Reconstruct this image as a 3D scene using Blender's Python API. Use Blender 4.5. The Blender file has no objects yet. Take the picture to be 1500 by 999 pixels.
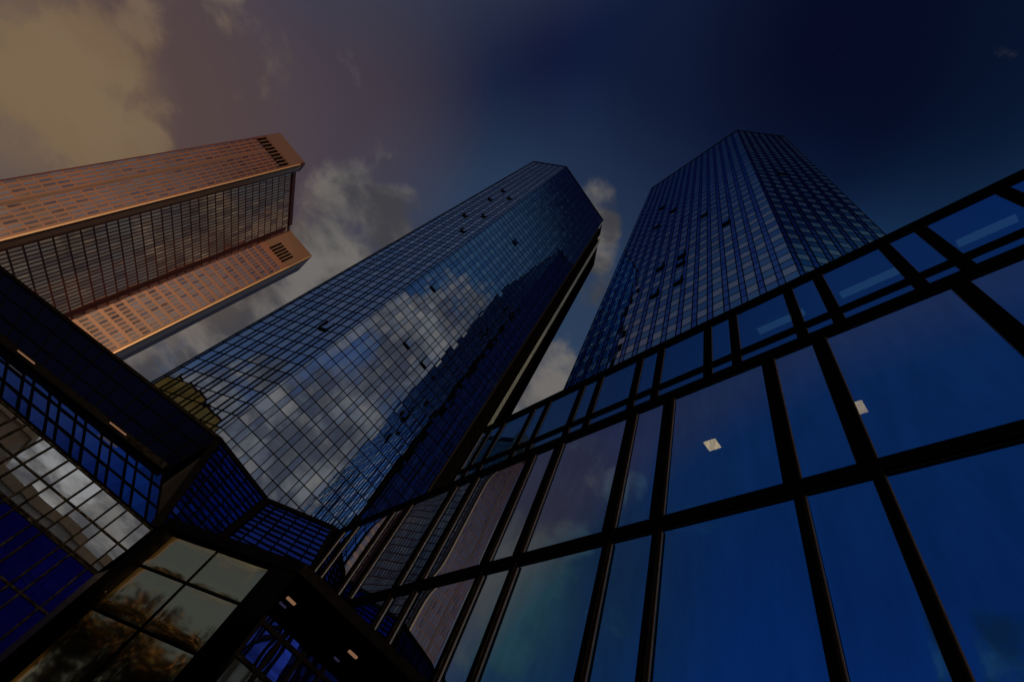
import bpy, bmesh, math, random
from mathutils import Vector, Matrix
random.seed(7)
SC = bpy.context.scene
COL = SC.collection
EYE = 1.6                                   # eye height above the paving
R = math.radians

# ------------------------------------------------------------------ camera
cd = bpy.data.cameras.new('camera'); cam = bpy.data.objects.new('camera', cd); COL.objects.link(cam)
cd.sensor_width = 36.0; cd.lens = 17.154; cd.clip_start = 0.05; cd.clip_end = 5000
CR = ((0.820782624, -0.571240654, 0.0), (-0.468415750, -0.673039473, -0.572367498), (0.326959584, 0.469789297, -0.819997224))
cam.matrix_world = Matrix([[CR[0][0], CR[0][1], CR[0][2], 0], [CR[1][0], CR[1][1], CR[1][2], 0],
                           [CR[2][0], CR[2][1], CR[2][2], EYE], [0, 0, 0, 1]])
# world rotation: camera matrix is used as (x right, y forward, z up)
SC.camera = cam

def azel(az, el):
    a, e = R(az), R(el)
    return (math.sin(a) * math.cos(e), math.cos(a) * math.cos(e), math.sin(e))

# ------------------------------------------------------------------ exposure
SC.view_settings.view_transform = 'Standard'; SC.view_settings.look = 'None'
SC.view_settings.exposure = 0.0; SC.view_settings.gamma = 1.0
SC.view_settings.use_curve_mapping = False

# ------------------------------------------------------------------ sun
SUN_AZ, SUN_EL = 175.0, 20.0
sl = bpy.data.lights.new('sun', 'SUN'); sl.energy = 2.0; sl.angle = R(0.5); sl.color = (1.0, 0.62, 0.32)
sun = bpy.data.objects.new('sun', sl); COL.objects.link(sun)
sun.rotation_euler = (-Vector(azel(SUN_AZ, SUN_EL))).to_track_quat('-Z', 'Y').to_euler()

# ------------------------------------------------------------------ sky
world = bpy.data.worlds.new('World'); SC.world = world; world.use_nodes = True
nt = world.node_tree; nt.nodes.clear()
def N(t, **k):
    n = nt.nodes.new(t)
    for a, b in k.items(): setattr(n, a, b)
    return n
def L(a, b): nt.links.new(a, b)
def val(x, sock):
    if hasattr(x, 'is_linked') or hasattr(x, 'links'): L(x, sock)
    else: sock.default_value = x
def M(op, a, b=None, c=None, clamp=False):
    n = N('ShaderNodeMath', operation=op, use_clamp=clamp); val(a, n.inputs[0])
    if b is not None: val(b, n.inputs[1])
    if c is not None: val(c, n.inputs[2])
    return n.outputs[0]
def VM(op, a, b=None):
    n = N('ShaderNodeVectorMath', operation=op); val(a, n.inputs[0])
    if b is not None: val(b, n.inputs[1])
    return n
def MR(x, a, b, c=0.0, d=1.0, smooth=True):
    n = N('ShaderNodeMapRange', interpolation_type='SMOOTHSTEP' if smooth else 'LINEAR')
    val(x, n.inputs[0]); n.inputs[1].default_value = a; n.inputs[2].default_value = b
    n.inputs[3].default_value = c; n.inputs[4].default_value = d
    return n.outputs[0]
def MIX(f, a, b, mode='MIX'):
    n = N('ShaderNodeMix', data_type='RGBA', blend_type=mode); val(f, n.inputs[0])
    for x, s in ((a, n.inputs[6]), (b, n.inputs[7])):
        if isinstance(x, tuple): s.default_value = (*x, 1)
        else: L(x, s)
    return n.outputs[2]
tc = N('ShaderNodeTexCoord')
D = VM('NORMALIZE', tc.outputs['Generated']).outputs[0]
sep = N('ShaderNodeSeparateXYZ'); L(D, sep.inputs[0]); dz = sep.outputs[2]
sky = N('ShaderNodeTexSky', sky_type='NISHITA'); sky.sun_disc = False
sky.sun_elevation = R(SUN_EL); sky.sun_rotation = R(SUN_AZ)
sky.air_density = 1.0; sky.dust_density = 1.0; sky.ozone_density = 3.0
def lobe(az, el, r_in, r_out):
    dp = VM('DOT_PRODUCT', D, azel(az, el)).outputs['Value']
    return MR(dp, math.cos(R(r_out)), math.cos(R(r_in)))
# clear sky: deep blue overhead, paler lower down
ramp = N('ShaderNodeValToRGB'); L(dz, ramp.inputs[0])
cr = ramp.color_ramp; cr.interpolation = 'EASE'
stops = [(0.0, (1.0, .95, .85)), (.30, (.62, .74, .95)), (.50, (.30, .56, 1.15)), (.70, (.13, .43, 1.12)),
         (.86, (.07, .36, 1.02)), (.925, (.045, .27, .84)), (.965, (.016, .09, .46)), (1.0, (.006, .018, .20))]
while len(cr.elements) < len(stops): cr.elements.new(0.5)
for e, (p, c) in zip(cr.elements, stops): e.position = p; e.color = (*c, 1)
clear = MIX(0.10, ramp.outputs[0], sky.outputs[0])
# polarised dark parts of the sky, square to the sun
clear = MIX(M('MULTIPLY', lobe(130, 72, 2, 22), .85), clear, (.008, .012, .10))
clear = MIX(M('MULTIPLY', lobe(-68, 65, 3, 18), .80), clear, (.03, .025, .24))
# thin haze veil, then sky patches added to brighten or darken reflections
clear = MIX(M('MULTIPLY', lobe(-4, 43, 16, 44), .62), clear, (.32, .50, .86))
clear = MIX(M('MULTIPLY', lobe(158, 60, 2, 12), .55), clear, (.28, .60, 1.0))  # bright patch added to lighten the right tower's side face
clear = MIX(M('MULTIPLY', lobe(-56, 43, 4, 27), .80), clear, (.70, .48, .56))
clear = MIX(M('MULTIPLY', lobe(60, 34, 6, 32), .55), clear, (.80, .78, .74))
clear = MIX(M('MULTIPLY', lobe(-104, 54, 8, 28), .72), clear, (.46, .56, .88))
clear = MIX(M('MULTIPLY', lobe(184, 52, 5, 18), .85), clear, (.02, .04, .16))  # dark patch added behind the viewer so the mirrored tower reads darker
# clouds on a flat cloud layer
pl = M('ADD', dz, .22)
cmb = N('ShaderNodeCombineXYZ'); L(M('DIVIDE', sep.outputs[0], pl), cmb.inputs[0]); L(M('DIVIDE', sep.outputs[1], pl), cmb.inputs[1])
def noise(scale, detail, rough, off=0.0, dist=0.0):
    n = N('ShaderNodeTexNoise'); n.inputs['Scale'].default_value = scale; n.inputs['Detail'].default_value = detail
    n.inputs['Roughness'].default_value = rough; n.inputs['Distortion'].default_value = dist
    L(VM('ADD', cmb.outputs[0], (off, off * .7, off * .3)).outputs[0], n.inputs['Vector'])
    return n.outputs[0]
n1 = noise(4.2, 9, .60, 3.1, .35); n2 = noise(11.0, 7, .6, 8.4, .2)
dens = M('ADD', M('MULTIPLY', n1, .62), M('MULTIPLY', n2, .38))
cov = None
LOBES = [(-36, 49, 2, 8, .30), (-32.5, 55, 1, 5, .20), (-107, 27, 3, 12, .25), (-43, 56, 1, 5, .06), (-1, 73, .5, 4.5, .25), (5, 70, .5, 4, .25), (10, 66, .5, 4, .16), (-8, 76, .5, 3, .09),
         (10, 52, 2, 8, .26), (-57, 33, .5, 7, .19), (-61, 28, .5, 5, .20), (-52, 36, .3, 2.5, .16), (-56, 32, 5, 17, .05), (-30, 27, 4, 15, .22), (-28, 40, 3, 11, .20), (-22, 36, 3, 10, .14),
         (-46, 66, .5, 2.5, .09), (-62, 47, 2, 12, .07), (148, 36, 8, 24, .23), (148, 52, 2, 12, .14), (150, 18, 6, 26, .22), (-54, 29, 3, 10, .04), (-63, 36, .5, 5, .18), (-78, 44, .5, 6, .12), (-70, 45, .5, 3, .16),
         (-64, 38, 1, 5, .06), (-58, 26, 2, 9, .04), (-72, 33, 1, 4, .12), (178, 20, 6, 18, .24), (184, 52, 4, 18, -.30), (46, 46, 5, 18, .32), (68, 30, 4, 18, .20)]  # the negative lobe clears cloud to keep that reflection dark
for az, el, a, b, wt in LOBES:
    t = M('MULTIPLY', lobe(az, el, a, b), wt)
    cov = t if cov is None else M('ADD', cov, t)
cm = MR(M('ADD', dens, cov), .63, .79)
shade = MR(noise(7.5, 6, .55, 5.7, .3), .36, .66)
ccol = MIX(shade, (.50, .49, .56), (1.62, 1.50, 1.40))
glow = lobe(-57, 29, 0, 25)
ccol = MIX(M('MULTIPLY', glow, .70), ccol, (2.2, 1.5, .90))
full = MIX(M('MULTIPLY', cm, .92), clear, ccol)
full = MIX(M('MULTIPLY', glow, .40), full, (1.30, .70, .34))
full = MIX(M('MULTIPLY', lobe(-58, 30, 0, 10), .50), full, (2.2, 1.5, .80))
bg = N('ShaderNodeBackground'); L(full, bg.inputs[0]); bg.inputs[1].default_value = 0.10
out = N('ShaderNodeOutputWorld'); L(bg.outputs[0], out.inputs[0])

# ------------------------------------------------------------------ materials
def mat(name):
    m = bpy.data.materials.new(name); m.use_nodes = True; m.node_tree.nodes.clear(); return m
def nodes(m):
    t = m.node_tree
    def n(tp, **k):
        q = t.nodes.new(tp)
        for a, b in k.items(): setattr(q, a, b)
        return q
    return t, n
def pbr(name, col, rough=.5, metal=0., var=.15, scale=3., bump=0., spec=.5, col2=None):
    m = mat(name); t, n = nodes(m)
    o = n('ShaderNodeOutputMaterial'); p = n('ShaderNodeBsdfPrincipled'); t.links.new(p.outputs[0], o.inputs[0])
    c = n('ShaderNodeTexCoord'); z = n('ShaderNodeTexNoise'); t.links.new(c.outputs['Object'], z.inputs['Vector'])
    z.inputs['Scale'].default_value = scale; z.inputs['Detail'].default_value = 6
    r = n('ShaderNodeValToRGB'); t.links.new(z.outputs[0], r.inputs[0])
    c2 = col2 or col
    r.color_ramp.elements[0].position = .3; r.color_ramp.elements[1].position = .7
    r.color_ramp.elements[0].color = (*[x * (1 - var) for x in col], 1); r.color_ramp.elements[1].color = (*[x * (1 + var) for x in c2], 1)
    t.links.new(r.outputs[0], p.inputs['Base Color'])
    p.inputs['Roughness'].default_value = rough; p.inputs['Metallic'].default_value = metal
    p.inputs['Specular IOR Level'].default_value = spec
    if bump:
        b = n('ShaderNodeBump'); b.inputs['Strength'].default_value = bump; t.links.new(z.outputs[0], b.inputs['Height']); t.links.new(b.outputs[0], p.inputs['Normal'])
    return m
def mirror(name, tint, fac=.9, base=(.01, .015, .03), wav=0., wscale=.3, rough=0., clear=0.):
    """coated solar glass: tinted mirror over a dark body; clear > 0 lets the room behind be seen"""
    m = mat(name); t, n = nodes(m)
    o = n('ShaderNodeOutputMaterial'); mx = n('ShaderNodeMixShader'); t.links.new(mx.outputs[0], o.inputs[0])
    g = n('ShaderNodeBsdfGlossy'); g.inputs['Color'].default_value = (*tint, 1); g.inputs['Roughness'].default_value = rough
    if clear:
        d = n('ShaderNodeBsdfTransparent'); d.inputs[0].default_value = (*[clear] * 3, 1)
    else:
        d = n('ShaderNodeBsdfDiffuse'); d.inputs[0].default_value = (*base, 1)
    mx.inputs[0].default_value = fac
    t.links.new(d.outputs[0], mx.inputs[1]); t.links.new(g.outputs[0], mx.inputs[2])
    if wav:
        c = n('ShaderNodeTexCoord'); z = n('ShaderNodeTexNoise'); z.inputs['Scale'].default_value = wscale; z.inputs['Detail'].default_value = 1.5
        t.links.new(c.outputs['Object'], z.inputs['Vector'])
        b = n('ShaderNodeBump'); b.inputs['Strength'].default_value = 1.0; b.inputs['Distance'].default_value = wav
        t.links.new(z.outputs[0], b.inputs['Height']); t.links.new(b.outputs[0], g.inputs['Normal'])
    return m
def emit(name, col, s):
    m = mat(name); t, n = nodes(m); o = n('ShaderNodeOutputMaterial'); e = n('ShaderNodeEmission')
    e.inputs[0].default_value = (*col, 1); e.inputs[1].default_value = s; t.links.new(e.outputs[0], o.inputs[0]); return m

def dark_metal(name, base, tint, rough):
    m = mirror(name, (tint,) * 3, .5, base, rough=rough)
    t, n = nodes(m); c = n('ShaderNodeTexCoord'); z = n('ShaderNodeTexNoise'); z.inputs['Scale'].default_value = 7; z.inputs['Detail'].default_value = 6
    t.links.new(c.outputs['Object'], z.inputs['Vector'])
    r = n('ShaderNodeMapRange'); r.inputs[1].default_value = .3; r.inputs[2].default_value = .7; r.inputs[3].default_value = rough * .6; r.inputs[4].default_value = rough * 1.5
    t.links.new(z.outputs[0], r.inputs[0])
    t.links.new(r.outputs[0], [q for q in t.nodes if q.type == 'BSDF_GLOSSY'][0].inputs['Roughness'])
    return m
M_black = dark_metal('black_anodised_metal', (.0024, .0024, .0032), .005, .5)
M_frame = dark_metal('dark_tower_mullion', (.0024, .0026, .0036), .004, .5)
M_core = pbr('dark_tower_core', (.006, .007, .011), .7, 0, .2, 1, spec=.1)
M_gask = pbr('window_gasket', (.10, .085, .085), .4, .4, .2, 8)
B_GLASS = [mirror('vision_glass_a', (.86, .92, 1.0), .96, (.02, .025, .04)), mirror('vision_glass_b', (.78, .86, .98), .95, (.02, .025, .04)), mirror('vision_glass_c', (.68, .79, .97), .94, (.02, .025, .04)),
           mirror('spandrel_glass_a', (.74, .84, .98), .93, (.006, .01, .03)), mirror('spandrel_glass_b', (.62, .76, .97), .92, (.006, .01, .03)),
           mirror('narrow_glass_a', (.66, .78, .96), .92, (.006, .01, .03)), mirror('narrow_glass_b', (.54, .68, .94), .90, (.006, .01, .03)), mirror('darkened_glass', (.10, .14, .34), .9, (.004, .005, .012))]
A_GLASS = [mirror('brightened_glass_a', (1.0, 1.0, 1.0), .84, (.065, .19, .48)), mirror('brightened_glass_b', (.95, 1.0, 1.0), .85, (.06, .17, .44)), mirror('brightened_glass_c', (.80, .94, 1.0), .86, (.04, .13, .38)),  # blue base colour stands in for brighter reflections in these panes
           mirror('blue_spandrel_a', (.36, .70, 1.0), .92, (.006, .01, .03)), mirror('blue_spandrel_b', (.28, .60, 1.0), .90, (.006, .01, .03)),
           mirror('blue_narrow_a', (.24, .46, 1.0), .90, (.006, .01, .03)), mirror('blue_narrow_b', (.17, .36, .95), .88, (.006, .01, .03)), mirror('darkened_blue_glass', (.06, .09, .24), .9, (.004, .005, .012))]  # last glass is darkened for faces seen only mirrored
M_pav = mirror('pavilion_glass', (.09, .45, 1.0), .90, clear=.6)
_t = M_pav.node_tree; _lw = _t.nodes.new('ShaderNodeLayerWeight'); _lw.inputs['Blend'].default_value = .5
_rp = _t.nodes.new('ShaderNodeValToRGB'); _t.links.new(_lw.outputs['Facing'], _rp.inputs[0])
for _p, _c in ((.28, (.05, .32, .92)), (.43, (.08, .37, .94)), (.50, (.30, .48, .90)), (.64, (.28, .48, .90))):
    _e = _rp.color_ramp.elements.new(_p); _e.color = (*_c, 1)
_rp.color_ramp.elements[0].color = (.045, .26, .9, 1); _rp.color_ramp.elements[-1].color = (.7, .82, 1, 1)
_c = _t.nodes.new('ShaderNodeTexCoord'); _mp = _t.nodes.new('ShaderNodeMapping'); _mp.inputs['Scale'].default_value = (2.2, 2.2, .5)   # rain streaks and dust
_z = _t.nodes.new('ShaderNodeTexNoise'); _z.inputs['Scale'].default_value = 1.6; _z.inputs['Detail'].default_value = 8; _z.inputs['Roughness'].default_value = .65
_r = _t.nodes.new('ShaderNodeMapRange'); _r.inputs[1].default_value = .3; _r.inputs[2].default_value = .7; _r.inputs[3].default_value = .78; _r.inputs[4].default_value = .97
_t.links.new(_c.outputs['Object'], _mp.inputs[0]); _t.links.new(_mp.outputs[0], _z.inputs['Vector']); _t.links.new(_z.outputs[0], _r.inputs[0])
_t.links.new(_r.outputs[0], [n_ for n_ in _t.nodes if n_.type == 'MIX_SHADER'][0].inputs[0])
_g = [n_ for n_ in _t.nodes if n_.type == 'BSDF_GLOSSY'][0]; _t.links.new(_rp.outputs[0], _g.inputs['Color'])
M_pavu = mirror('pavilion_upper_glass', (.09, .36, .92), .86, clear=.6)
M_podw = mirror('podium_slope_glass', (.22, .38, .95), .9, (.004, .006, .03), .004, .8)
M_podd = mirror('podium_dark_glass', (.02, .022, .05), .8, (.004, .004, .008), .01, .6, .02)
M_podc = mirror('podium_clear_glass', (.85, .88, .90), .92, (.02, .02, .02), .004, .5)
M_podb = mirror('podium_blue_glass', (.02, .03, .30), .40, (.002, .002, .11), .01, .5)
M_facet = mirror('podium_facet_glass', (.10, .17, .70), .9, (.003, .005, .04), .02, 1.6)
M_canfr = mirror('canopy_glass', (.66, .56, .34), .86, (.01, .01, .01), .006, .7, .06)
M_cans = mirror('canopy_side_glass', (.10, .16, .75), .85, (.003, .004, .04), .007, .9)
M_flare = pbr('flare_tinted_cladding', (.088, .018, .005), .42, .15, .35, .06)  # true metal is greyer; orange lens flare wash put into the base colour
M_darkred = pbr('dark_red_metal', (.045, .007, .004), .5, .1, .2, .2)  # dark tone for recess shade, also used on plain cornices and head panel
M_pale = pbr('pale_edge_highlight', (.32, .21, .11), .4, .2, .1, .2)  # pale tone carries the highlight of the rounded corners and side faces
M_tan = pbr('tan_metal_head', (.07, .024, .011), .45, .2, .3, .12)
M_swin = [mirror('office_window_a', (1.0, .74, .52), .82, (.22, .11, .06)), mirror('office_window_b', (.92, .62, .42), .78, (.18, .08, .04)), mirror('office_window_c', (.70, .48, .38), .8, (.07, .04, .03))]  # peach tint carries the same flare wash
M_ceil = pbr('room_ceiling', (.05, .06, .08), .8)
M_conc = pbr('roof_concrete', (.16, .16, .17), .85, 0, .2, 1)
M_lamp = emit('ceiling_lamp_light', (1.0, .80, .36), 3.4)
M_strip = emit('strip_lamp_light', (.20, .6, 1.0), .38)
M_warm = emit('canopy_strip_light', (1.0, .50, .28), .20)
M_strip2 = pbr('pale_reflection_tone', (.20, .25, .19), .3, 0, .3, .25)  # reflection in the pane column put into a pale base colour
M_gold = pbr('sunlit_tone_cladding', (.85, .42, .06), .38, .75, .35, .15, col2=(.70, .42, .10))  # sunlit gold put into the colour; the mirrored face gets no sun
M_stone = pbr('sandstone', (.46, .38, .27), .8, 0, .2, .5)
M_stone2 = pbr('white_render', (.50, .56, .60), .8, 0, .15, .5)
M_pave = pbr('paving_stone', (.20, .19, .18), .8, 0, .25, 1.2, .1)
M_bark = pbr('bark', (.055, .04, .03), .9, 0, .3, 6, .3)
M_leaf = [pbr('leaf_a', (.10, .12, .03), .6, 0, .5, 1), pbr('leaf_b', (.30, .15, .03), .6, 0, .5, 1), pbr('leaf_c', (.03, .05, .015), .6, 0, .5, 1)]
M_win = mirror('street_window', (.5, .6, .75), .75, (.01, .012, .02))

# ------------------------------------------------------------------ helpers
def P(x, y, z): return Vector((x, y, z + EYE))         # heights are given from eye level
AZF = R(-20.6)
UU = Vector((math.sin(AZF), math.cos(AZF), 0)); VV = Vector((math.cos(AZF), -math.sin(AZF), 0)); ZZ = Vector((0, 0, 1))
def F(u, v, z): return UU * u + VV * v + ZZ * (z + EYE)
def dirv(az): return Vector((math.sin(R(az)), math.cos(R(az)), 0))

class MB:
    def __init__(s): s.v = []; s.f = []; s.m = []
    def poly(s, pts, m=0):
        b = len(s.v); s.v += [tuple(p) for p in pts]; s.f.append(tuple(range(b, b + len(pts)))); s.m.append(m)
    def box(s, o, a, b, c, m=0):
        """corner o, edge vectors a, b, c"""
        i = len(s.v)
        for k in range(8): s.v.append(tuple(o + (a if k & 1 else a * 0) + (b if k & 2 else b * 0) + (c if k & 4 else c * 0)))
        for f in ((0, 2, 3, 1), (4, 5, 7, 6), (0, 1, 5, 4), (2, 6, 7, 3), (0, 4, 6, 2), (1, 3, 7, 5)):
            s.f.append(tuple(i + q for q in f)); s.m.append(m)
    def prism(s, pts, z0, z1, m=0, top=0.0):
        n = len(pts); i = len(s.v)
        for z in (z0, z1):
            for p in pts: s.v.append((p[0], p[1], z + EYE))
        for k in range(n):
            l = (k + 1) % n; s.f.append((i + k, i + l, i + n + l, i + n + k)); s.m.append(m)
        s.f.append(tuple(i + n + k for k in range(n))); s.m.append(m)
        s.f.append(tuple(i + k for k in reversed(range(n)))); s.m.append(m)
    def grid(s, o, a, b, na, nb, nrm, bul=0., m=0):
        """pane o + a*i + b*j, gently pillowed along nrm"""
        i0 = len(s.v)
        for j in range(nb + 1):
            for i in range(na + 1):
                x, y = i / na, j / nb
                k = bul * (1 - (2 * x - 1) ** 10) * (1 - (2 * y - 1) ** 10)
                s.v.append(tuple(o + a * x + b * y + nrm * k))
        for j in range(nb):
            for i in range(na):
                q = i0 + j * (na + 1) + i
                s.f.append((q, q + 1, q + na + 2, q + na + 1)); s.m.append(m)
    def build(s, name, mats, parent=None, smooth=False):
        me = bpy.data.meshes.new(name); me.from_pydata(s.v, [], s.f)
        mats = mats if isinstance(mats, list) else [mats]
        for q in mats: me.materials.append(q)
        me.polygons.foreach_set('material_index', s.m)
        if smooth: me.polygons.foreach_set('use_smooth', [True] * len(s.f))
        me.update()
        bm = bmesh.new(); bm.from_mesh(me)
        if not smooth and all(len(f.link_faces) > 1 for f in bm.edges): bmesh.ops.recalc_face_normals(bm, faces=bm.faces)
        bm.to_mesh(me); bm.free()
        o = bpy.data.objects.new(name, me); COL.objects.link(o)
        if parent: o.parent = parent; o.matrix_parent_inverse = parent.matrix_world.inverted()
        return o
def tag(o, label, cat, group=None):
    o['label'] = label; o['category'] = cat
    if group: o['group'] = group
    return o
def thing(name, loc, label, cat, group=None):
    o = bpy.data.objects.new(name, None); COL.objects.link(o); o.location = loc
    o.matrix_world = Matrix.Translation(loc)
    return tag(o, label, cat, group)
def bevel(o, w, seg=2):
    b = o.modifiers.new('bevel', 'BEVEL'); b.width = w; b.segments = seg; b.limit_method = 'ANGLE'; b.angle_limit = R(50)
    return o

# ------------------------------------------------------------------ ground
g = MB(); g.poly([(-900, -900, 0), (900, -900, 0), (900, 900, 0), (-900, 900, 0)])
o = g.build('ground', M_pave); o['kind'] = 'structure'

# ------------------------------------------------------------------ the glass towers
SASH = {}
def tower_face(root, p0, az, s0, s1, z0, z1, period, wide_from, wide_w, row0, rowh, mull_d, panes, wide_hi=None, colw=.055, open_at=(), facing=None, dark=False):
    """curtain wall on the plane through p0 along az (outside to the left-hand normal): mullions plus a list of panes"""
    d = dirv(az); nrm = Vector((d.y, -d.x, 0))                 # outward = right of travel
    if nrm.dot(dirv(facing) if facing is not None else -Vector((p0.x, p0.y, 0))) < 0: nrm = -nrm
    fr = MB()
    def pt(s, z, k=0.): return Vector((p0.x, p0.y, z + EYE)) + d * s + nrm * k
    # columns
    cuts = [s0]; kinds = []
    k = math.floor((s0 - wide_from) / period) - 1
    marks = []
    while wide_from + k * period < s1 + period:
        marks.append((wide_from + k * period, 'w')); marks.append((wide_from + k * period + wide_w, 'n')); k += 1
    marks = [q for q in marks if s0 + .25 < q[0] < s1 - .25]
    first = 'n' if marks[0][1] == 'w' else 'w'
    edges = [(s0, first)] + marks + [(s1, None)]
    rows = []; z = row0; 
    while z > z0: z -= rowh
    z += 0.; r = round((z - row0) / rowh)
    while z < z1 - .2:
        rows.append((max(z, z0), min(z + rowh, z1), r)); z += rowh; r += 1
    for (s, _k) in edges:
        fr.box(pt(s - colw, z0, -.02), d * (2 * colw), nrm * mull_d, ZZ * (z1 - z0))
    for a, b, _r in rows:
        fr.box(pt(s0, a - .035, -.02), d * (s1 - s0), nrm * (mull_d * .72), ZZ * .07)
    fr.box(pt(s0 - .05, z1 - .45, -.02), d * (s1 - s0 + .1), nrm * (mull_d + .05), ZZ * .6)
    fr.build('mullion_grid', M_frame, root)
    holes = {}
    for (os, oz) in open_at:
        for i in range(len(edges) - 1):
            if edges[i][0] <= os < edges[i + 1][0]:
                for j, (a, b, r_) in enumerate(rows):
                    if a <= oz < b:
                        ii = i if edges[i][1] == 'w' else i + 1
                        holes[(ii, j)] = 1
    for i in range(len(edges) - 1):
        sa, sb, kind = edges[i][0] + colw, edges[i + 1][0] - colw, edges[i][1]
        if sb - sa < .06: continue
        for j, (a, b, r_) in enumerate(rows):
            za, zb = a + .045, b - .045
            if zb - za < .1: continue
            w, h = sb - sa, zb - za
            if (i, j) in holes:
                # open sash: dark opening, sash hinged at its top
                op = MB(); out_ = .16
                op.box(pt(sa, za, .0), d * .06, nrm * .10, ZZ * h); op.box(pt(sb - .06, za, .0), d * .06, nrm * .10, ZZ * h)
                op.box(pt(sa - .05, za - .14, .03), d * (w + .1), nrm * .22, ZZ * .14)
                op.box(pt(sa - .08, za, .02), d * .08, nrm * .26, ZZ * h)
                op.poly([pt(sa + .06, za + .06, out_), pt(sb - .06, za + .06, out_), pt(sb - .06, zb, .05), pt(sa + .06, zb, .05)], 1)
                op.build('open_window', [M_black, SASH[root.name]], root); continue
            t1 = random.gauss(0, .0026) * w; t2 = random.gauss(0, .0022) * h
            q = [pt(sa, za, t1 + t2), pt(sb, za, -t1 + t2), pt(sb, zb, -t1 - t2), pt(sa, zb, t1 - t2)]
            rr = random.random()
            if kind == 'n': mi = 5 + (rr < .4)
            elif r_ % 2 == 0: mi = 0 if rr < .55 else (1 if rr < .85 else 2)
            else: mi = 3 if rr < .6 else 4
            if dark: mi = 7  # tinted dark so the mirror image of this face reads dark
            c = sum(q, Vector()) / 4; dist = (c - Vector((0, 0, EYE))).length
            cosv = abs((c - Vector((0, 0, EYE))).normalized().dot(nrm))
            panes.append((w * h * cosv / dist ** 2, q, mi))
CAMW = cam.matrix_world.inverted()
def in_view(c):
    q = CAMW @ c
    if q.z > -.1: return False
    x, y = 714.8 * q.x / -q.z, 714.8 * q.y / -q.z
    return abs(x) < 760 and abs(y) < 510
def finish_panes(root, panes, name='glass_pane', mats=B_GLASS):
    panes.sort(key=lambda t: -(t[0] if in_view(sum(t[1], Vector()) / 4) else 0))
    rest = MB()
    for k, (_a, q, mi) in enumerate(panes):
        if k < 100:
            m = MB(); m.poly(q); m.build(name, mats[mi], root)
        else: rest.poly(q, mi)
    if rest.f:
        o = rest.build(name, mats, root); o['kind'] = 'stuff'

def ring(p, segs):
    pts = [Vector(p)]
    for az, l in segs: pts.append(pts[-1] + dirv(az) * l)
    return pts

# tower with the wide face across the view (middle of the picture)
b1 = Vector((-16.5, 41.2, 0)); ZT = 150.6
b2 = b1 + dirv(69.4) * 19.6
b0 = b1 - dirv(114.6) * 10.5
b3 = b2 + dirv(24.4) * 13.0
b4 = b3 + dirv(-20.6) * 16
b5 = b0 + dirv(-20.6) * 26
TB = thing('glass_tower', (-7, 55, 0), 'mirror glass tower in the middle with cloud reflections and a dark tower mirrored on it', 'tower', 'twin glass towers')
inn = .10
def shrink(pts, k):
    c = sum(pts, Vector()) / len(pts)
    return [p + (c - p).normalized() * k for p in pts]
core = MB(); core.prism(shrink([b0, b1, b2, b2 + dirv(-20.6) * 20, b5], .12), -EYE, ZT - .1)
core.build('tower_core', M_core, TB)
wing = MB(); wing.prism(shrink([b2 + dirv(-20.6) * 1.0, b2 + dirv(24.4) * 1.0 + dirv(-20.6) * .2, b3, b4, b2 + dirv(-20.6) * 20], .12), -EYE, ZT - 5)
wing.build('tower_core', M_core, TB)
SASH[TB.name] = B_GLASS[2]
panes = []
tower_face(TB, b1, 69.4, 0, 19.6, 6, ZT, 1.70, 2.0 - 1.7, 1.06, 22.98 + 1.743, 1.743, .09, panes, open_at=[(2.04, 60.9), (5.55, 48.4), (9.20, 48.4), (5.32, 91.5)], colw=.036)
tower_face(TB, b1, 114.6, -10.5, 0, 6, ZT, 1.70, -10.15, 1.06, 22.98 + 1.743, 1.743, .09, panes,
           open_at=[(-2.3, 41.3), (-6.5, 90.9), (-3.3, 91.5), (-6.5, 104.3), (-7.3, 112.8), (-3.4, 107.9), (-3.1, 81.3)], colw=.046)
tower_face(TB, b2, 24.4, .9, 4.0, 6, ZT - 2, .62, .9, .40, 22.98 + 1.743, 1.743, .10, panes, colw=.06)
tower_face(TB, b2 + VV * .25, 24.4, 7.0, 13.0, 6, ZT - 5, .75, 7.0, .48, 22.98 + 1.743, 1.743, .16, panes, colw=.06)
tower_face(TB, b3, -20.6, 0, 16, 6, ZT - 5, 1.70, .3, 1.06, 24.723, 1.743, .09, panes, colw=.05, facing=69.4, dark=True)
# recess joint as black bar; pale pane column with reflected light in its colour
js = MB(); d24 = dirv(24.4); n24 = Vector((d24.y, -d24.x, 0))
for k in range(82):
    js.box(b2 + d24 * 5.0 + n24 * .0 + ZZ * (6 + k * 1.743 + EYE), d24 * 1.7, n24 * .35, ZZ * 1.62)
js.build('pale_pane_column', M_strip2, TB)
jd = MB(); jd.box(b2 + d24 * 4.1 - n24 * .1 + ZZ * (6 + EYE), d24 * .8, n24 * .5, ZZ * (ZT - 12)); jd.build('recess_joint', M_black, TB)
finish_panes(TB, panes)

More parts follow.
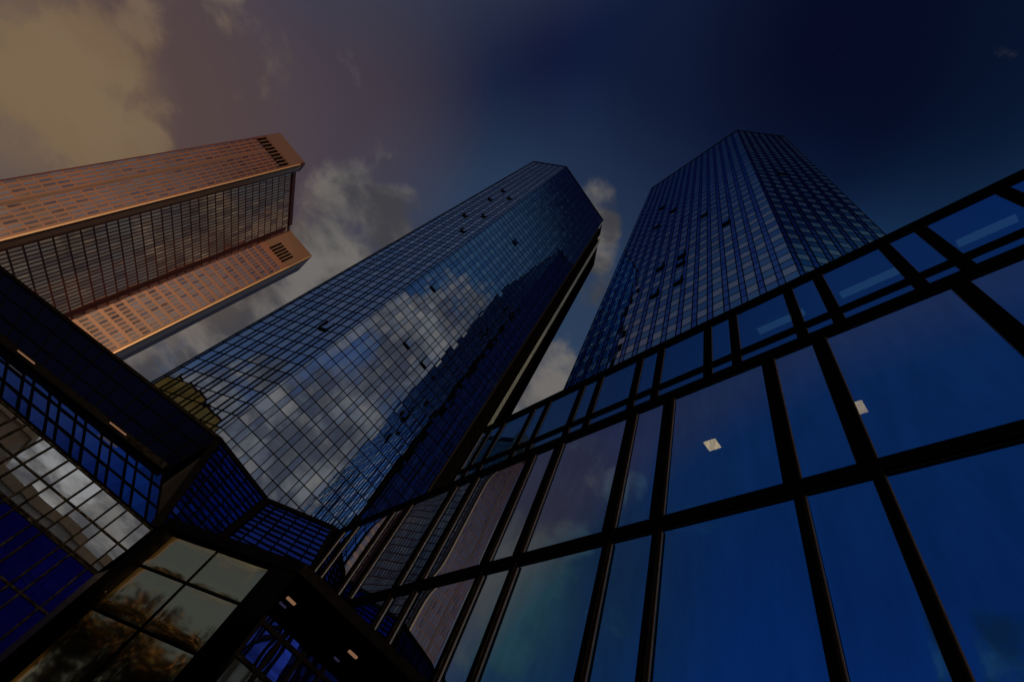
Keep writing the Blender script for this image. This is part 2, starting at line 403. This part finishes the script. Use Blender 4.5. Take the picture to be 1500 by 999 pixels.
# tower on the right
a0 = Vector((16.9, 8.6, 0)) - UU * .1
a1 = a0 + UU * 25.6
a2 = a0 + dirv(114.6) * 11.6
TA = thing('glass_tower', (28, 24, 0), 'dark blue glass tower on the right with checkered panes and several open windows', 'tower', 'twin glass towers')
a3 = a2 + dirv(69.4) * 14; a4 = a3 + UU * 30; a5 = a1 + dirv(69.4) * 22
core = MB(); core.prism(shrink([a0, a1, a5, a4, a3, a2], .12), -EYE, ZT - .1); core.build('tower_core', M_core, TA)
SASH[TA.name] = A_GLASS[3]
panes = []
tower_face(TA, a0, -20.6, 0, 25.6, 8, ZT, 1.655, 1.77, 1.10, 52.45, 1.635, .06, panes,
           open_at=[(15.6, 103.0), (8.7, 83.6), (5.3, 73.7), (12.1, 69.7), (12.3, 66.8), (12.2, 59.8), (15.4, 59.7), (15.5, 69.4), (18.9, 97.4), (18.7, 112)], colw=.04)
tower_face(TA, a0, 114.6, 0, 11.6, 8, ZT, 1.655, .5, 1.10, 52.45, 1.635, .06, panes, open_at=[(4.4, 93.7)], colw=.04)
tower_face(TA, a1, 69.4, 0, 22, 8, ZT, 1.655, .5, 1.10, 52.45, 1.635, .06, panes, colw=.05, facing=-20.6, dark=True)
finish_panes(TA, panes, 'glass_pane', A_GLASS)

# ------------------------------------------------------------------ far slab tower on the left
TS = thing('office_tower', (-108, 112, 0), 'flare-reddened metal clad office tower of joined slabs with rounded heads at far left', 'tower')
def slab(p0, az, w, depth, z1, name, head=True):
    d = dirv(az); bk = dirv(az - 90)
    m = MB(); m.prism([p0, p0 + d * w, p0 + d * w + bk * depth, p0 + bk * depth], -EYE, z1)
    o = m.build(name, M_flare, TS); bevel(o, .9, 4); return d
swin = []
def sw(p0, d, cols, z0, z1, rh, wh):
    nrm = Vector((d.y, -d.x, 0))
    if nrm.dot(-p0) < 0: nrm = -nrm
    z = z0
    while z < z1:
        for (sa, sb) in cols:
            t1 = random.gauss(0, .004)
            q = [p0 + d * sa + nrm * (.06 + t1) + ZZ * (z + EYE), p0 + d * sb + nrm * (.06 - t1) + ZZ * (z + EYE),
                 p0 + d * sb + nrm * (.06 - t1) + ZZ * (z + wh + EYE), p0 + d * sa + nrm * (.06 + t1) + ZZ * (z + wh + EYE)]
            c = sum(q, Vector()) / 4
            r = random.random(); swin.append(((sb - sa) * wh / c.length ** 2, q, 0 if r < .55 else (1 if r < .85 else 2)))
        z += rh
q0 = Vector((-119.8, 95.6, 0)); q1 = Vector((-105.9, 100.5, 0))
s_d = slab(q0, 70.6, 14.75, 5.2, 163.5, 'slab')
cols = [(.9 + k * 1.28, .9 + k * 1.28 + .56) for k in range(4)] + [(6.9 + k * 1.22, 6.9 + k * 1.22 + .56) for k in range(6)]
sw(q0, s_d, cols, 6, 148, 3.3, 2.75)
n1_ = Vector((s_d.y, -s_d.x, 0))
m = MB(); m.box(q0 + s_d * 5.85 + n1_ * .02 + ZZ * EYE, s_d * .75, n1_ * .05, ZZ * 149); m.build('recess_shade_stripe', M_darkred, TS)  # recess drawn as a proud strip, its shade put into the colour
m = MB()
for k in range(9): m.box(q0 + s_d * (1.2 + k * 1.42) + n1_ * .03 + ZZ * (150 + EYE), s_d * .95, n1_ * .06, ZZ * 4.6)
m.build('louver_band', M_black, TS)
e1 = q0 + s_d * 14.75; b20 = dirv(-20.6)
m = MB(); m.box(e1 - s_d * .5 + n1_ * .03 + ZZ * EYE, s_d * .42, n1_ * .05, ZZ * 160); m.build('corner_highlight', M_pale, TS)  # highlight of the rounded corner put into a pale strip
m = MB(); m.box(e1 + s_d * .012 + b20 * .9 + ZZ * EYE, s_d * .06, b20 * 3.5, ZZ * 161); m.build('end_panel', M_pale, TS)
m = MB(); m.box(q0 + s_d * .6 + n1_ * .02 + ZZ * (155.2 + EYE), s_d * 13.6, n1_ * .05, ZZ * 7.6); m.build('head_panel', M_darkred, TS)
# recessed middle slab
r0 = Vector((-109.9, 105.4, 0)); r1 = Vector((-104.2, 138, 0)); rd = (r1 - r0).normalized(); rn = Vector((rd.y, -rd.x, 0))
m = MB(); m.prism([r0, r1, r1 - rn * 12, r0 - rn * 12], -EYE, 162.5); m.build('slab', M_flare, TS)
rcols = [(.3 + k * 1.12, .3 + k * 1.12 + .74) for k in range(22)] + [(26.7 + k * 1.0, 24.6 + k * 1.0 + .62) for k in range(3)]
sw(r0, rd, rcols, 6, 159, 3.3, 2.8)
m = MB(); m.box(r0 + rd * 25.0 + rn * .02 + ZZ * EYE, rd * 1.5, rn * .06, ZZ * 160); m.build('recess_shade_stripe', M_darkred, TS)  # recess shade as a dark strip on the face
m = MB(); m.box(r0 + rd * 29.7 + rn * .02 + ZZ * EYE, rd * 2.6, rn * .06, ZZ * 162); m.build('recess_shade_stripe', M_black, TS)  # black strip holds the shade of the recess beside the third slab
m = MB(); m.box(r0 - rn * .4 + ZZ * (161.5 + EYE), rd * 24.9, rn * .7, ZZ * 1.9); m.build('roof_edge', M_darkred, TS)
# third slab
t0 = Vector((-106.1, 132.4, 0)); td = dirv(70.0); tn = Vector((td.y, -td.x, 0))
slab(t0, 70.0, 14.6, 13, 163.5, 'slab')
sw(t0, td, [(.6 + k * 1.32, .6 + k * 1.32 + .85) for k in range(10)], 6, 144, 3.5, 2.3)
m = MB(); m.box(t0 + td * .3 + tn * .02 + ZZ * (157.0 + EYE - 8), td * 13.9, tn * .06, ZZ * 14.0); m.build('head_panel', M_tan, TS)
m = MB()
for k in range(6): m.box(t0 + td * (4.0 + k * 1.35) + tn * .09 + ZZ * (147.6 + EYE), td * .85, tn * .06, ZZ * 6.6)
m.build('louver_band', M_black, TS)
m = MB(); m.box(t0 + td * 13.95 + tn * .03 + ZZ * EYE, td * .55, tn * .05, ZZ * 162); m.build('corner_highlight', M_pale, TS)  # corner highlight drawn as a pale strip
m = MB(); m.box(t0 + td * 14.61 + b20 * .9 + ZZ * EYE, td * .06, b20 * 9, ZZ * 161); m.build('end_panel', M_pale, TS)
finish_panes(TS, swin, 'window', M_swin)

# ------------------------------------------------------------------ glass pavilion in the right foreground
PV = thing('glass_pavilion', tuple(F(4, 9, -EYE)), 'black framed glass building filling the right foreground and mirroring blue sky', 'building')
U0, U1 = -13.5, 17.4
def bar(name, o, a, b, c, m=M_black, bev=.012):
    x = MB(); x.box(o, a, b, c); ob = x.build(name, m, PV); return bevel(ob, bev, 2) if bev else ob
def pane(u0, u1, z0, z1, v, glass=M_pav, bul=.0028):
    x = MB(); tl = random.gauss(0, .0012)
    nrm = -VV
    o_ = F(u0, v, z0); na = max(8, int((u1 - u0) * 14)); nb = max(10, int((z1 - z0) * 14))
    x.grid(o_, UU * (u1 - u0), ZZ * (z1 - z0), na, nb, nrm, bul * random.uniform(.6, 1.3))
    p = x.build('glass_pane', glass, PV, smooth=True)
    gk = MB(); t = .014
    for (ua, ub, za, zb) in ((u0, u1, z0, z0 + t), (u0, u1, z1 - t, z1), (u0, u0 + t, z0 + t, z1 - t), (u1 - t, u1, z0 + t, z1 - t)):
        gk.box(F(ua, v - .016, za), UU * (ub - ua), VV * .012, ZZ * (zb - za))
    k = gk.build('gasket', M_gask, PV); k.parent = p; k.matrix_parent_inverse = p.matrix_world.inverted()
VL, VU = 5.0, 7.75
# lower storey posts: pairs 2.92 m apart
posts = []
k = -5
while .56 + 2.92 * k < U1:
    for c in (.56 + 2.92 * k, 1.45 + 2.92 * k):
        if U0 < c < U1 - .3: posts.append(c)
    k += 1
posts.sort()
rowsL = [(5.62, 8.86, .22, .07), (2.20, 5.40, .12, .09), (-1.45, 2.02, .11, .12)]
for (za, zb, pw, pd) in rowsL:
    e = [U0] + posts + [U1]
    for i in range(len(e) - 1):
        a = e[i] + (pw if i else 0); b = e[i + 1]
        if b - a > .2: pane(a, b, za, zb, VL)
    for c in posts:
        bar('mullion', F(c, VL - pd, za), UU * pw, VV * (pd + .12), ZZ * (zb - za))
bar('transom', F(U0, VL - .06, 5.40), UU * (U1 - U0), VV * .2, ZZ * .22)
bar('transom', F(U0, VL - .15, 2.02), UU * (U1 - U0), VV * .3, ZZ * .18)
bar('plinth', F(U0, VL - .1, -EYE), UU * (U1 - U0), VV * .3, ZZ * .15)
bar('roof_edge', F(U0, VL - .05, 8.86), UU * (U1 - U0), VV * .5, ZZ * .26)
# set back upper storey: posts 2.9 m apart
UE = 16.4
bar('upper_wall', F(U0, VU - .03, 9.13), UU * (UE - U0), VV * .2, ZZ * 5.0, M_black, 0)
bar('transom', F(U0, VU - .05, 14.05), UU * (UE - U0), VV * .2, ZZ * .16)
bar('transom', F(U0, VU - .05, 14.66), UU * (UE - U0), VV * .2, ZZ * .30)
bar('roof_edge', F(U0, VU - .08, 17.72), UU * (UE - U0), VV * .3, ZZ * .42)
pu = []
k = -5
while .56 + 2.9 * k - .3 < UE:
    for c in (.56 + 2.9 * k - .31, .56 + 2.9 * k + .65):
        if U0 < c < UE - .2: pu.append(c)
    k += 1
pu.sort()
e = [U0] + pu + [UE]
for (za, zb) in ((14.21, 14.66), (14.96, 17.72)):
    for i in range(len(e) - 1):
        a = e[i] + (.30 if i else 0); b = e[i + 1]
        if b - a > .15: pane(a, b, za, zb, VU, M_pavu, .004)
    for c in pu: bar('mullion', F(c, VU - .06, za), UU * .29, VV * .16, ZZ * (zb - za))
# rooms: ceilings, floors, back wall
bar('lower_ceiling', F(U0, VL + .14, 8.95), UU * (U1 - U0), VV * 10.4, ZZ * .2, M_ceil, 0)
bar('lower_floor', F(U0, VL + .16, 5.3), UU * (U1 - U0), VV * 10.4, ZZ * .25, M_ceil, 0)
bar('upper_ceiling', F(U0, VU + .24, 17.75), UU * (UE - U0), VV * 7.5, ZZ * .3, M_ceil, 0)
bar('upper_floor', F(U0, VU + .2, 13.9), UU * (UE - U0), VV * 7.5, ZZ * .2, M_ceil, 0)
bar('back_wall', F(U0, 15.5, -EYE), UU * (UE - U0), VV * .3, ZZ * 19.5, M_ceil, 0)
bar('end_wall', F(U1 - .02, VL + .14, -EYE), UU * .12, VV * 10.4, ZZ * 10.8, M_black, 0)
bar('end_wall', F(UE - .02, VU + .2, 9.2), UU * .12, VV * 7.4, ZZ * 8.7, M_black, 0)
bar('end_wall', F(U0 - .12, VL + .14, -EYE), UU * .12, VV * 10.4, ZZ * 10.8, M_black, 0)

# lamps in the rooms behind the glass
def sq_lamp(u, v, z, s, label):
    t = thing('ceiling_lamp', tuple(F(u, v, z)), label, 'ceiling lamp', 'square ceiling lamps behind the pavilion glass')
    a = UU * s; b = VV * s; o_ = F(u, v, z - .05) - a / 2 - b / 2
    x = MB(); x.box(o_, a, b, ZZ * .04); x.build('light_panel', M_lamp, t)
    x = MB()
    for (p, q, r_) in ((-.03, -.03, 1), (-.03, s, 1)): x.box(o_ + UU * p + VV * q, UU * (s + .06), VV * .03, ZZ * .045)
    for p in (-.03, s): x.box(o_ + UU * p, UU * .03, VV * s, ZZ * .045)
    x.build('lamp_frame', M_gask, t)
sq_lamp(3.42, 6.38, 8.94, .27, 'square lit ceiling lamp seen whole in the middle of a big blue pane')
sq_lamp(.74, 6.62, 8.94, .29, 'lit ceiling lamp half hidden by a thick black mullion and cut to a triangle')
sq_lamp(-.80, 8.3, 8.94, .29, 'small lit ceiling lamp peeping over the transom near the right edge')
def tube(u0, u1, v, z, label):
    t = thing('strip_light', tuple(F((u0 + u1) / 2, v, z)), label, 'strip light', 'strip lights behind the upper panes')
    x = MB(); x.box(F(u0, v, z - .07), UU * (u1 - u0), VV * .26, ZZ * .06); bevel(x.build('diffuser', M_strip, t), .02)
    x = MB(); x.box(F(u0 - .04, v + .03, z - .012), UU * (u1 - u0 + .08), VV * .2, ZZ * .02); x.build('tray', M_gask, t)
tube(-4.5, -3.1, 8.6, 17.7, 'blue strip light in the upper pane nearest the right edge')
tube(-1.7, .1, 8.6, 17.7, 'blue strip light in the wide upper pane above the tower foot, second from the right')
tube(1.25, 2.85, 8.6, 17.7, 'faint blue strip light in the third wide upper pane from the right')

# ------------------------------------------------------------------ podium with sloped glass on the left
PD = thing('glass_podium', (-12, 17, 0), 'low building with sloped blue glass and a dark eave at the lower left', 'building')
def lerp(a, b, t): return a + (b - a) * t
K = 5.6
Bl = [P(-1.88255 * K, 2.70710 * K, K), P(-.96011 * K, 2.94148 * K, K)]
Gl = [P(-2.302 * K, 2.874 * K, 1.275 * K), P(-1.202 * K, 3.005 * K, 1.275 * K)]
Tl = [P(-2.892 * K, 2.953 * K, 9.35), P(-6.68, 17.5, 9.35)]
def ext(l, a, b): return [lerp(l[0], l[1], a), lerp(l[0], l[1], b)]
Bl, Gl, Tl = ext(Bl, -1.0, 1.0), ext(Gl, -.9, 1.0), ext(Tl, -.6, 1.0)
Tf = [Tl[1], P(-4.2, 19.15, 9.35), P(-1.41, 18.02, 9.35)]
Bf = [Bl[1], P(-4.05, 17.1, 5.6), P(-.80, 16.38, 5.6)]
def ground(p): return Vector((p.x, p.y, 0))
def quad_grid(name_glass, glass, q, ucuts, vcuts, bar_w, bar_d, prefix_mull='glazing_bar', tilt=.004):
    """glazed patch on the quad q (bl, br, tr, tl): one pane mesh per bay, one bar grid"""
    def at(x, y): return lerp(lerp(q[0], q[1], x), lerp(q[3], q[2], x), y)
    nrm = (q[1] - q[0]).cross(q[3] - q[0]).normalized()
    if nrm.dot(Vector((0, 0, EYE)) - at(.5, .5)) < 0: nrm = -nrm
    res = []
    for i in range(len(ucuts) - 1):
        for j in range(len(vcuts) - 1):
            x = MB(); t1 = random.gauss(0, tilt); t2 = random.gauss(0, tilt)
            p = [at(ucuts[i], vcuts[j]) + nrm * (t1 + t2), at(ucuts[i + 1], vcuts[j]) + nrm * (t2 - t1), at(ucuts[i + 1], vcuts[j + 1]) + nrm * (-t1 - t2), at(ucuts[i], vcuts[j + 1]) + nrm * (t1 - t2)]
            c = sum(p, Vector()) / 4
            res.append(((p[1] - p[0]).length * (p[3] - p[0]).length / c.length ** 2, p, 0))
    fr = MB()
    for a in ucuts:
        p, r_ = at(a, 0), at(a, 1); ax = (r_ - p); side = nrm.cross(ax).normalized()
        fr.box(p - side * bar_w - nrm * .02, side * (2 * bar_w), nrm * (bar_d + .02), ax)
    for k_, b in enumerate(vcuts):
        p, r_ = at(0, b), at(1, b); ax = (r_ - p); side = nrm.cross(ax).normalized()
        fr.box(p - side * bar_w - nrm * .02, side * (2 * bar_w), nrm * (bar_d * .8 + .02), ax)
    fr.build(prefix_mull, M_black, PD)
    return res
def lin(a, b, n): return [a + (b - a) * i / n for i in range(n + 1)]
def alt(a, b, n, f=.3):
    """n pairs of a wide and a narrow bay"""
    r_ = []; w = (b - a) / n
    for i in range(n): r_ += [a + i * w, a + i * w + w * (1 - f)]
    return r_ + [b]
zc = .73 * K                                        # transom between clear and blue rows
def lower(p, z): return Vector((p.x, p.y, z + EYE))
pp = quad_grid('glass_pane', M_podw, [Bl[0], Bl[1], Gl[1], Gl[0]], alt(0, 1, 12, .38), [0, .33, .67, 1], .022, .05)
finish_panes(PD, pp, 'sloped_pane', [M_podw])
pp = quad_grid('glass_pane', M_podc, [lower(Bl[0], zc), lower(Bl[1], zc), lower(Bl[1], K - .05), lower(Bl[0], K - .05)], alt(.02, 1, 12, .36), [0, .5, 1], .022, .05, tilt=.0008)
finish_panes(PD, pp, 'clear_pane', [M_podc])
pp = quad_grid('glass_pane', M_podb, [ground(Bl[0]), ground(Bl[1]), lower(Bl[1], zc - .06), lower(Bl[0], zc - .06)], alt(.02, 1, 12, .36), lin(0, 1, 5), .025, .05, tilt=.0008)
finish_panes(PD, pp, 'blue_pane', [M_podb])
# dark sloped eave above the gutter
pp = quad_grid('glass_pane', M_podd, [Gl[0] + ZZ * .12, Gl[1] + ZZ * .12, Tl[1], Tl[0]], alt(0, 1, 12, .38), [0, .3, .65, 1], .02, .03)
finish_panes(PD, pp, 'eave_panel', [M_podd])
gd = (Gl[1] - Gl[0]); gn = Vector((gd.y, -gd.x, 0)).normalized()
x = MB(); x.box(Gl[0] + gn * .22 - ZZ * .06, gd, -gn * .30, ZZ * .24); bevel(x.build('gutter', M_black, PD), .02)
td_ = Tl[1] - Tl[0]
x = MB(); x.box(Tl[0] + gn * .05 - ZZ * .02, td_, -gn * .3, ZZ * .12); x.build('eave_edge', M_black, PD)
# faceted corner glazing
pp = quad_grid('glass_pane', M_facet, [Bf[0], Bf[1], Tf[1], Tf[0]], lin(0, 1, 5), lin(0, 1, 16), .014, .05)
finish_panes(PD, pp, 'facet_pane', [M_facet])
pp = quad_grid('glass_pane', M_facet, [Bf[1], Bf[2], Tf[2], Tf[1]], lin(0, 1, 6), lin(0, 1, 16), .014, .05)
finish_panes(PD, pp, 'facet_pane', [M_facet])
for a, b in ((Bf[1], Tf[1]), (Bf[0], Tf[0]), (Bf[2], Tf[2])):
    ax = b - a; s_ = ax.cross(Vector((1, 0, 0))).normalized(); t_ = ax.cross(s_).normalized()
    x = MB(); x.box(a - s_ * .12 - t_ * .12, s_ * .24, t_ * .24, ax); x.build('corner_bar', M_black, PD)
for i in range(2):
    ax = Tf[i + 1] - Tf[i]
    x = MB(); x.box(Tf[i] + Vector((0, -.08, -.05)), ax, Vector((0, .3, 0)), ZZ * .14); x.build('eave_edge', M_black, PD)
    x = MB(); x.poly([ground(Bf[i]), ground(Bf[i + 1]), Bf[i + 1], Bf[i]]); x.build('lower_wall', M_podb, PD)
# body and roof behind the glazing
def back(p, k=.35): return Vector((p.x, p.y + k, p.z))
body = MB()
pts = [back(Tl[0]), back(Tf[0]), back(Tf[1]), Vector((Tf[2].x - .15, Tf[2].y + .35, 0)), Vector((-8.6, 37, 0)), Vector((-34, 37, 0)), Vector((-36, 17, 0))]
body.prism(pts, -EYE, 9.3); body.build('podium_body', M_core, PD)

def strip_lamp(p, d, label, ln, group):
    t = thing('strip_lamp', tuple(p), label, 'strip lamp', group)
    n_ = Vector((d.y, -d.x, 0)).normalized()
    x = MB(); x.box(p - ZZ * .03, d * ln, n_ * .05, ZZ * .03); x.build('light_tube', M_warm, t)
    x = MB(); x.box(p - n_ * .03 - ZZ * .012, d * ln, n_ * .025, ZZ * .04); x.build('lamp_tray', M_black, t)
gdn = gd.normalized()
def on_gutter(az):
    # point of the gutter line seen at this azimuth
    t = Vector((math.sin(R(az)), math.cos(R(az))))
    a, b = Gl[0] + gn * .2, gdn
    s = (a.y * t.x - a.x * t.y) / (b.x * t.y - b.y * t.x)
    return a + b * s
g0 = on_gutter(-37.6); strip_lamp(g0 + gn * .06 + ZZ * .06, gdn, 'warm lit strip lamp on the dark eave near the left edge', .62, 'strip lamps along the podium eave')
g0 = on_gutter(-28.4); strip_lamp(g0 + gn * .06 + ZZ * .06, gdn, 'warm lit strip lamp on the dark eave beside the blue panes', .62, 'strip lamps along the podium eave')

# ------------------------------------------------------------------ entrance canopy
EC = thing('entrance_canopy', (-.5, 9.5, 0), 'black framed glass entrance box with a deep flat roof at the bottom edge', 'entrance')
def part(name, mb, m, bev=0):
    o = mb.build(name, m, EC)
    return bevel(o, bev, 2) if bev else o
sc_ = 1.0226
Lc = Vector((-2.88 * sc_, 8.93 * sc_, 0)); Cc = Vector((-.594 * sc_, 7.57 * sc_, 0)); Rc = Vector((1.975 * sc_, 8.472 * sc_, 0))
fd = (Cc - Lc).normalized(); fn = Vector((fd.y, -fd.x, 0))          # front face runs Lc -> Cc, outward fn
if fn.dot(-Cc) < 0: fn = -fn
sd = (Rc - Cc).normalized(); sn = Vector((sd.y, -sd.x, 0))
if sn.dot(-Cc) < 0: sn = -sn
bk = -sn
ZR0, ZR1 = 3.20, 3.375
x = MB(); x.prism([Lc, Cc, Rc, Rc + bk * 3.6, Lc + bk * 4.4 + Vector((0, 0, 0))], ZR0, ZR1); part('roof', x, M_black, .015)
flen = (Cc - Lc).length
# front frame and panes (plane a little behind the roof edge)
pf = Lc - fn * .10
def fp(s, z): return pf + fd * s + ZZ * (z + EYE)
sL, sR, sM = .20, 2.22, 1.19
x = MB(); x.box(fp(-.02, -EYE) - fn * .12, fd * (sL + .02), fn * .2, ZZ * (ZR0 + EYE)); part('post', x, M_black, .012)
x = MB(); x.prism([pf + fd * sR + fn * .06, Cc - sn * .0 - fd * .02, Cc - sn * .93, pf + fd * sR - sn * .25], -EYE, ZR0); part('post', x, M_black, .012)
for (za, zb) in ((ZR0 - .02, ZR0 + .0), (2.59, 2.62), (1.89, 1.92), (.5, .56)):
    x = MB(); x.box(fp(sL, za) - fn * .05, fd * (sR - sL), fn * .07, ZZ * (zb - za)); part('transom', x, M_black)
x = MB(); x.box(fp(sM - .014, -EYE) - fn * .05, fd * .028, fn * .065, ZZ * (ZR0 + EYE)); part('mullion', x, M_black)
for (sa, sb) in ((sL, sM - .012), (sM + .012, sR)):
    for (za, zb) in ((2.62, ZR0 - .02), (1.92, 2.59), (.56, 1.89), (-EYE, .5)):
        x = MB(); x.grid(fp(sa, za), fd * (sb - sa), ZZ * (zb - za), 8, 8, fn, .006); o = x.build('glass_pane', M_canfr, EC, True)
# side glazing under the overhang
ps = Cc - sn * .95
def sp(s, z): return ps + sd * s + ZZ * (z + EYE)
slen = (Rc - Cc).length
cuts = [.25] + [.25 + .42 * k for k in range(1, 6)] + [slen]
zr = [-EYE, -.2, 1.2, 2.30, 2.78, ZR0]
for i in range(len(cuts) - 1):
    for j in range(len(zr) - 1):
        x = MB(); x.grid(sp(cuts[i] + .03, zr[j] + .03), sd * (cuts[i + 1] - cuts[i] - .06), ZZ * (zr[j + 1] - zr[j] - .06), 6, 6, sn, .0008)
        x.build('glass_pane', M_cans if j >= 3 else M_canfr, EC, True)
for c in cuts:
    x = MB(); x.box(sp(c - .03, -EYE) - sn * .04, sd * .06, sn * .08, ZZ * (ZR0 + EYE)); part('mullion', x, M_black)
for z in zr:
    x = MB(); x.box(sp(.25, z - .03) - sn * .035, sd * (slen - .25), sn * .07, ZZ * .06); part('transom', x, M_black)
x = MB(); x.prism([Lc - fn * .4, Cc - fn * .4 - sn * 1.2, Rc - sn * 1.2, Rc + bk * 3.5, Lc + bk * 4.2], -EYE, ZR0 - .01)
part('inner_core', x, M_core)
strip_lamp(Vector((-.60, 8.62, ZR0 + EYE)), sd, 'warm strip lamp under the black canopy roof beside the corner post', .17, 'strip lamps under the canopy roof')
strip_lamp(Vector((.67, 8.94, ZR0 + EYE)), sd, 'warm strip lamp under the black canopy roof near the bottom edge', .18, 'strip lamps under the canopy roof')

# ------------------------------------------------------------------ surroundings seen mirrored in the glass
def block(name, label, c, w, dpt, az, h, wall, nx, nz, wwin, hwin, trim=None, roofh=.8):
    t = thing(name, (c[0], c[1], 0), label, 'building')
    d = dirv(az); n_ = Vector((d.y, -d.x, 0))
    base = Vector((c[0], c[1], 0)) - d * (w / 2)
    x = MB(); x.box(base, d * w, -n_ * dpt, ZZ * h); x.build('wall', wall, t)
    x = MB(); x.box(base - d * .3 + n_ * .35 + ZZ * h, d * (w + .6), -n_ * (dpt + .7), ZZ * roofh); x.build('cornice', trim or wall, t)
    px, pz = w / nx, (h - 4) / nz
    for i in range(nx):
        for j in range(nz):
            o_ = base + d * (px * (i + .5) - wwin / 2) + ZZ * (3 + pz * j + (pz - hwin) / 2)
            f = MB(); tt = .12
            f.box(o_ - d * tt, d * tt, n_ * .1, ZZ * hwin); f.box(o_ + d * wwin, d * tt, n_ * .1, ZZ * hwin)
            f.box(o_ - d * tt - ZZ * tt, d * (wwin + 2 * tt), n_ * .14, ZZ * tt); f.box(o_ - d * tt + ZZ * hwin, d * (wwin + 2 * tt), n_ * .1, ZZ * tt)
            f.box(o_ + d * (wwin / 2 - .03), d * .06, n_ * .08, ZZ * hwin)
            q = f.build('window', M_black, t)
            g_ = MB(); g_.poly([o_ + n_ * .02, o_ + d * wwin + n_ * .02, o_ + d * wwin + n_ * .02 + ZZ * hwin, o_ + n_ * .02 + ZZ * hwin])
            r_ = g_.build('pane', M_win, t); r_.parent = q; r_.matrix_parent_inverse = q.matrix_world.inverted()
    return t
block('sunlit_tone_building', 'building coloured as if sunlit, mirrored at the foot of the middle tower', (-273, -24), 37, 20, 165, 154, M_gold, 5, 22, 3.6, 3.4, M_darkred, 1.2)
block('stone_building', 'pale sandstone building mirrored in the podium windows', (-22, -26), 22, 12, 175 + 90, 19, M_stone, 8, 4, 1.6, 2.3, M_stone)
block('white_building', 'white rendered building with close rows of windows mirrored in the podium windows', (-3, -30), 16, 12, 180 + 90, 17, M_stone2, 7, 5, 1.7, 1.7, M_stone)
block('street_building', 'dark office building mirrored in the canopy side glass', (27, -24), 24, 12, 135 + 90, 15, M_stone, 9, 4, 1.6, 2.2, M_darkred)

def tree(x, y, h, label, seed):
    rnd = random.Random(seed)
    t = thing('street_tree', (x, y, 0), label, 'tree', 'trees mirrored in the entrance glass')
    bm = bmesh.new()
    def limb(a, b, r0, r1):
        ax = (b - a); l = ax.length; mt = Matrix.Translation((a + b) / 2) @ ax.to_track_quat('Z', 'Y').to_matrix().to_4x4()
        bmesh.ops.create_cone(bm, cap_ends=True, segments=8, radius1=r0, radius2=r1, depth=l, matrix=mt)
    top = Vector((x, y, h * .55)); limb(Vector((x, y, 0)), top, .2, .12)
    tips = []
    for k in range(9):
        a = k * 2.4 + rnd.random(); s_ = Vector((x, y, h * (.3 + .028 * k)))
        e_ = s_ + Vector((math.cos(a), math.sin(a), rnd.uniform(.5, 1.1))) * h * rnd.uniform(.18, .3)
        limb(s_, e_, .07, .02); tips.append(e_)
    tips.append(top + ZZ * h * .25); limb(top, tips[-1], .12, .03)
    me = bpy.data.meshes.new('trunk'); bm.to_mesh(me); bm.free(); me.materials.append(M_bark)
    o = bpy.data.objects.new('trunk', me); COL.objects.link(o); o.parent = t; o.matrix_parent_inverse = t.matrix_world.inverted()
    lf = MB()
    for e_ in tips:
        rad = h * rnd.uniform(.13, .21)
        for k in range(520):
            v = Vector((rnd.gauss(0, 1), rnd.gauss(0, 1), rnd.gauss(0, .8))); v = v.normalized() * rad * rnd.random() ** .45
            c = e_ + v; a = Vector((rnd.gauss(0, 1), rnd.gauss(0, 1), rnd.gauss(0, 1))).normalized(); b = a.orthogonal().normalized(); s_ = rnd.uniform(.09, .17)
            lf.poly([c - a * s_, c - b * s_ * .5, c + a * s_, c + b * s_ * .5], rnd.choice((0, 0, 1, 1, 2)))
    lf.build('crown', M_leaf, t)
tree(-13.5, 5.2, 7.7, 'broad street tree closest to the entrance, mirrored in its left pane', 3)
tree(-17.5, 1.0, 9.2, 'tall street tree mirrored in the right half of the entrance glass', 5)
tree(-12.0, -3.5, 7.0, 'small street tree at the edge of the plaza behind the viewer', 9)
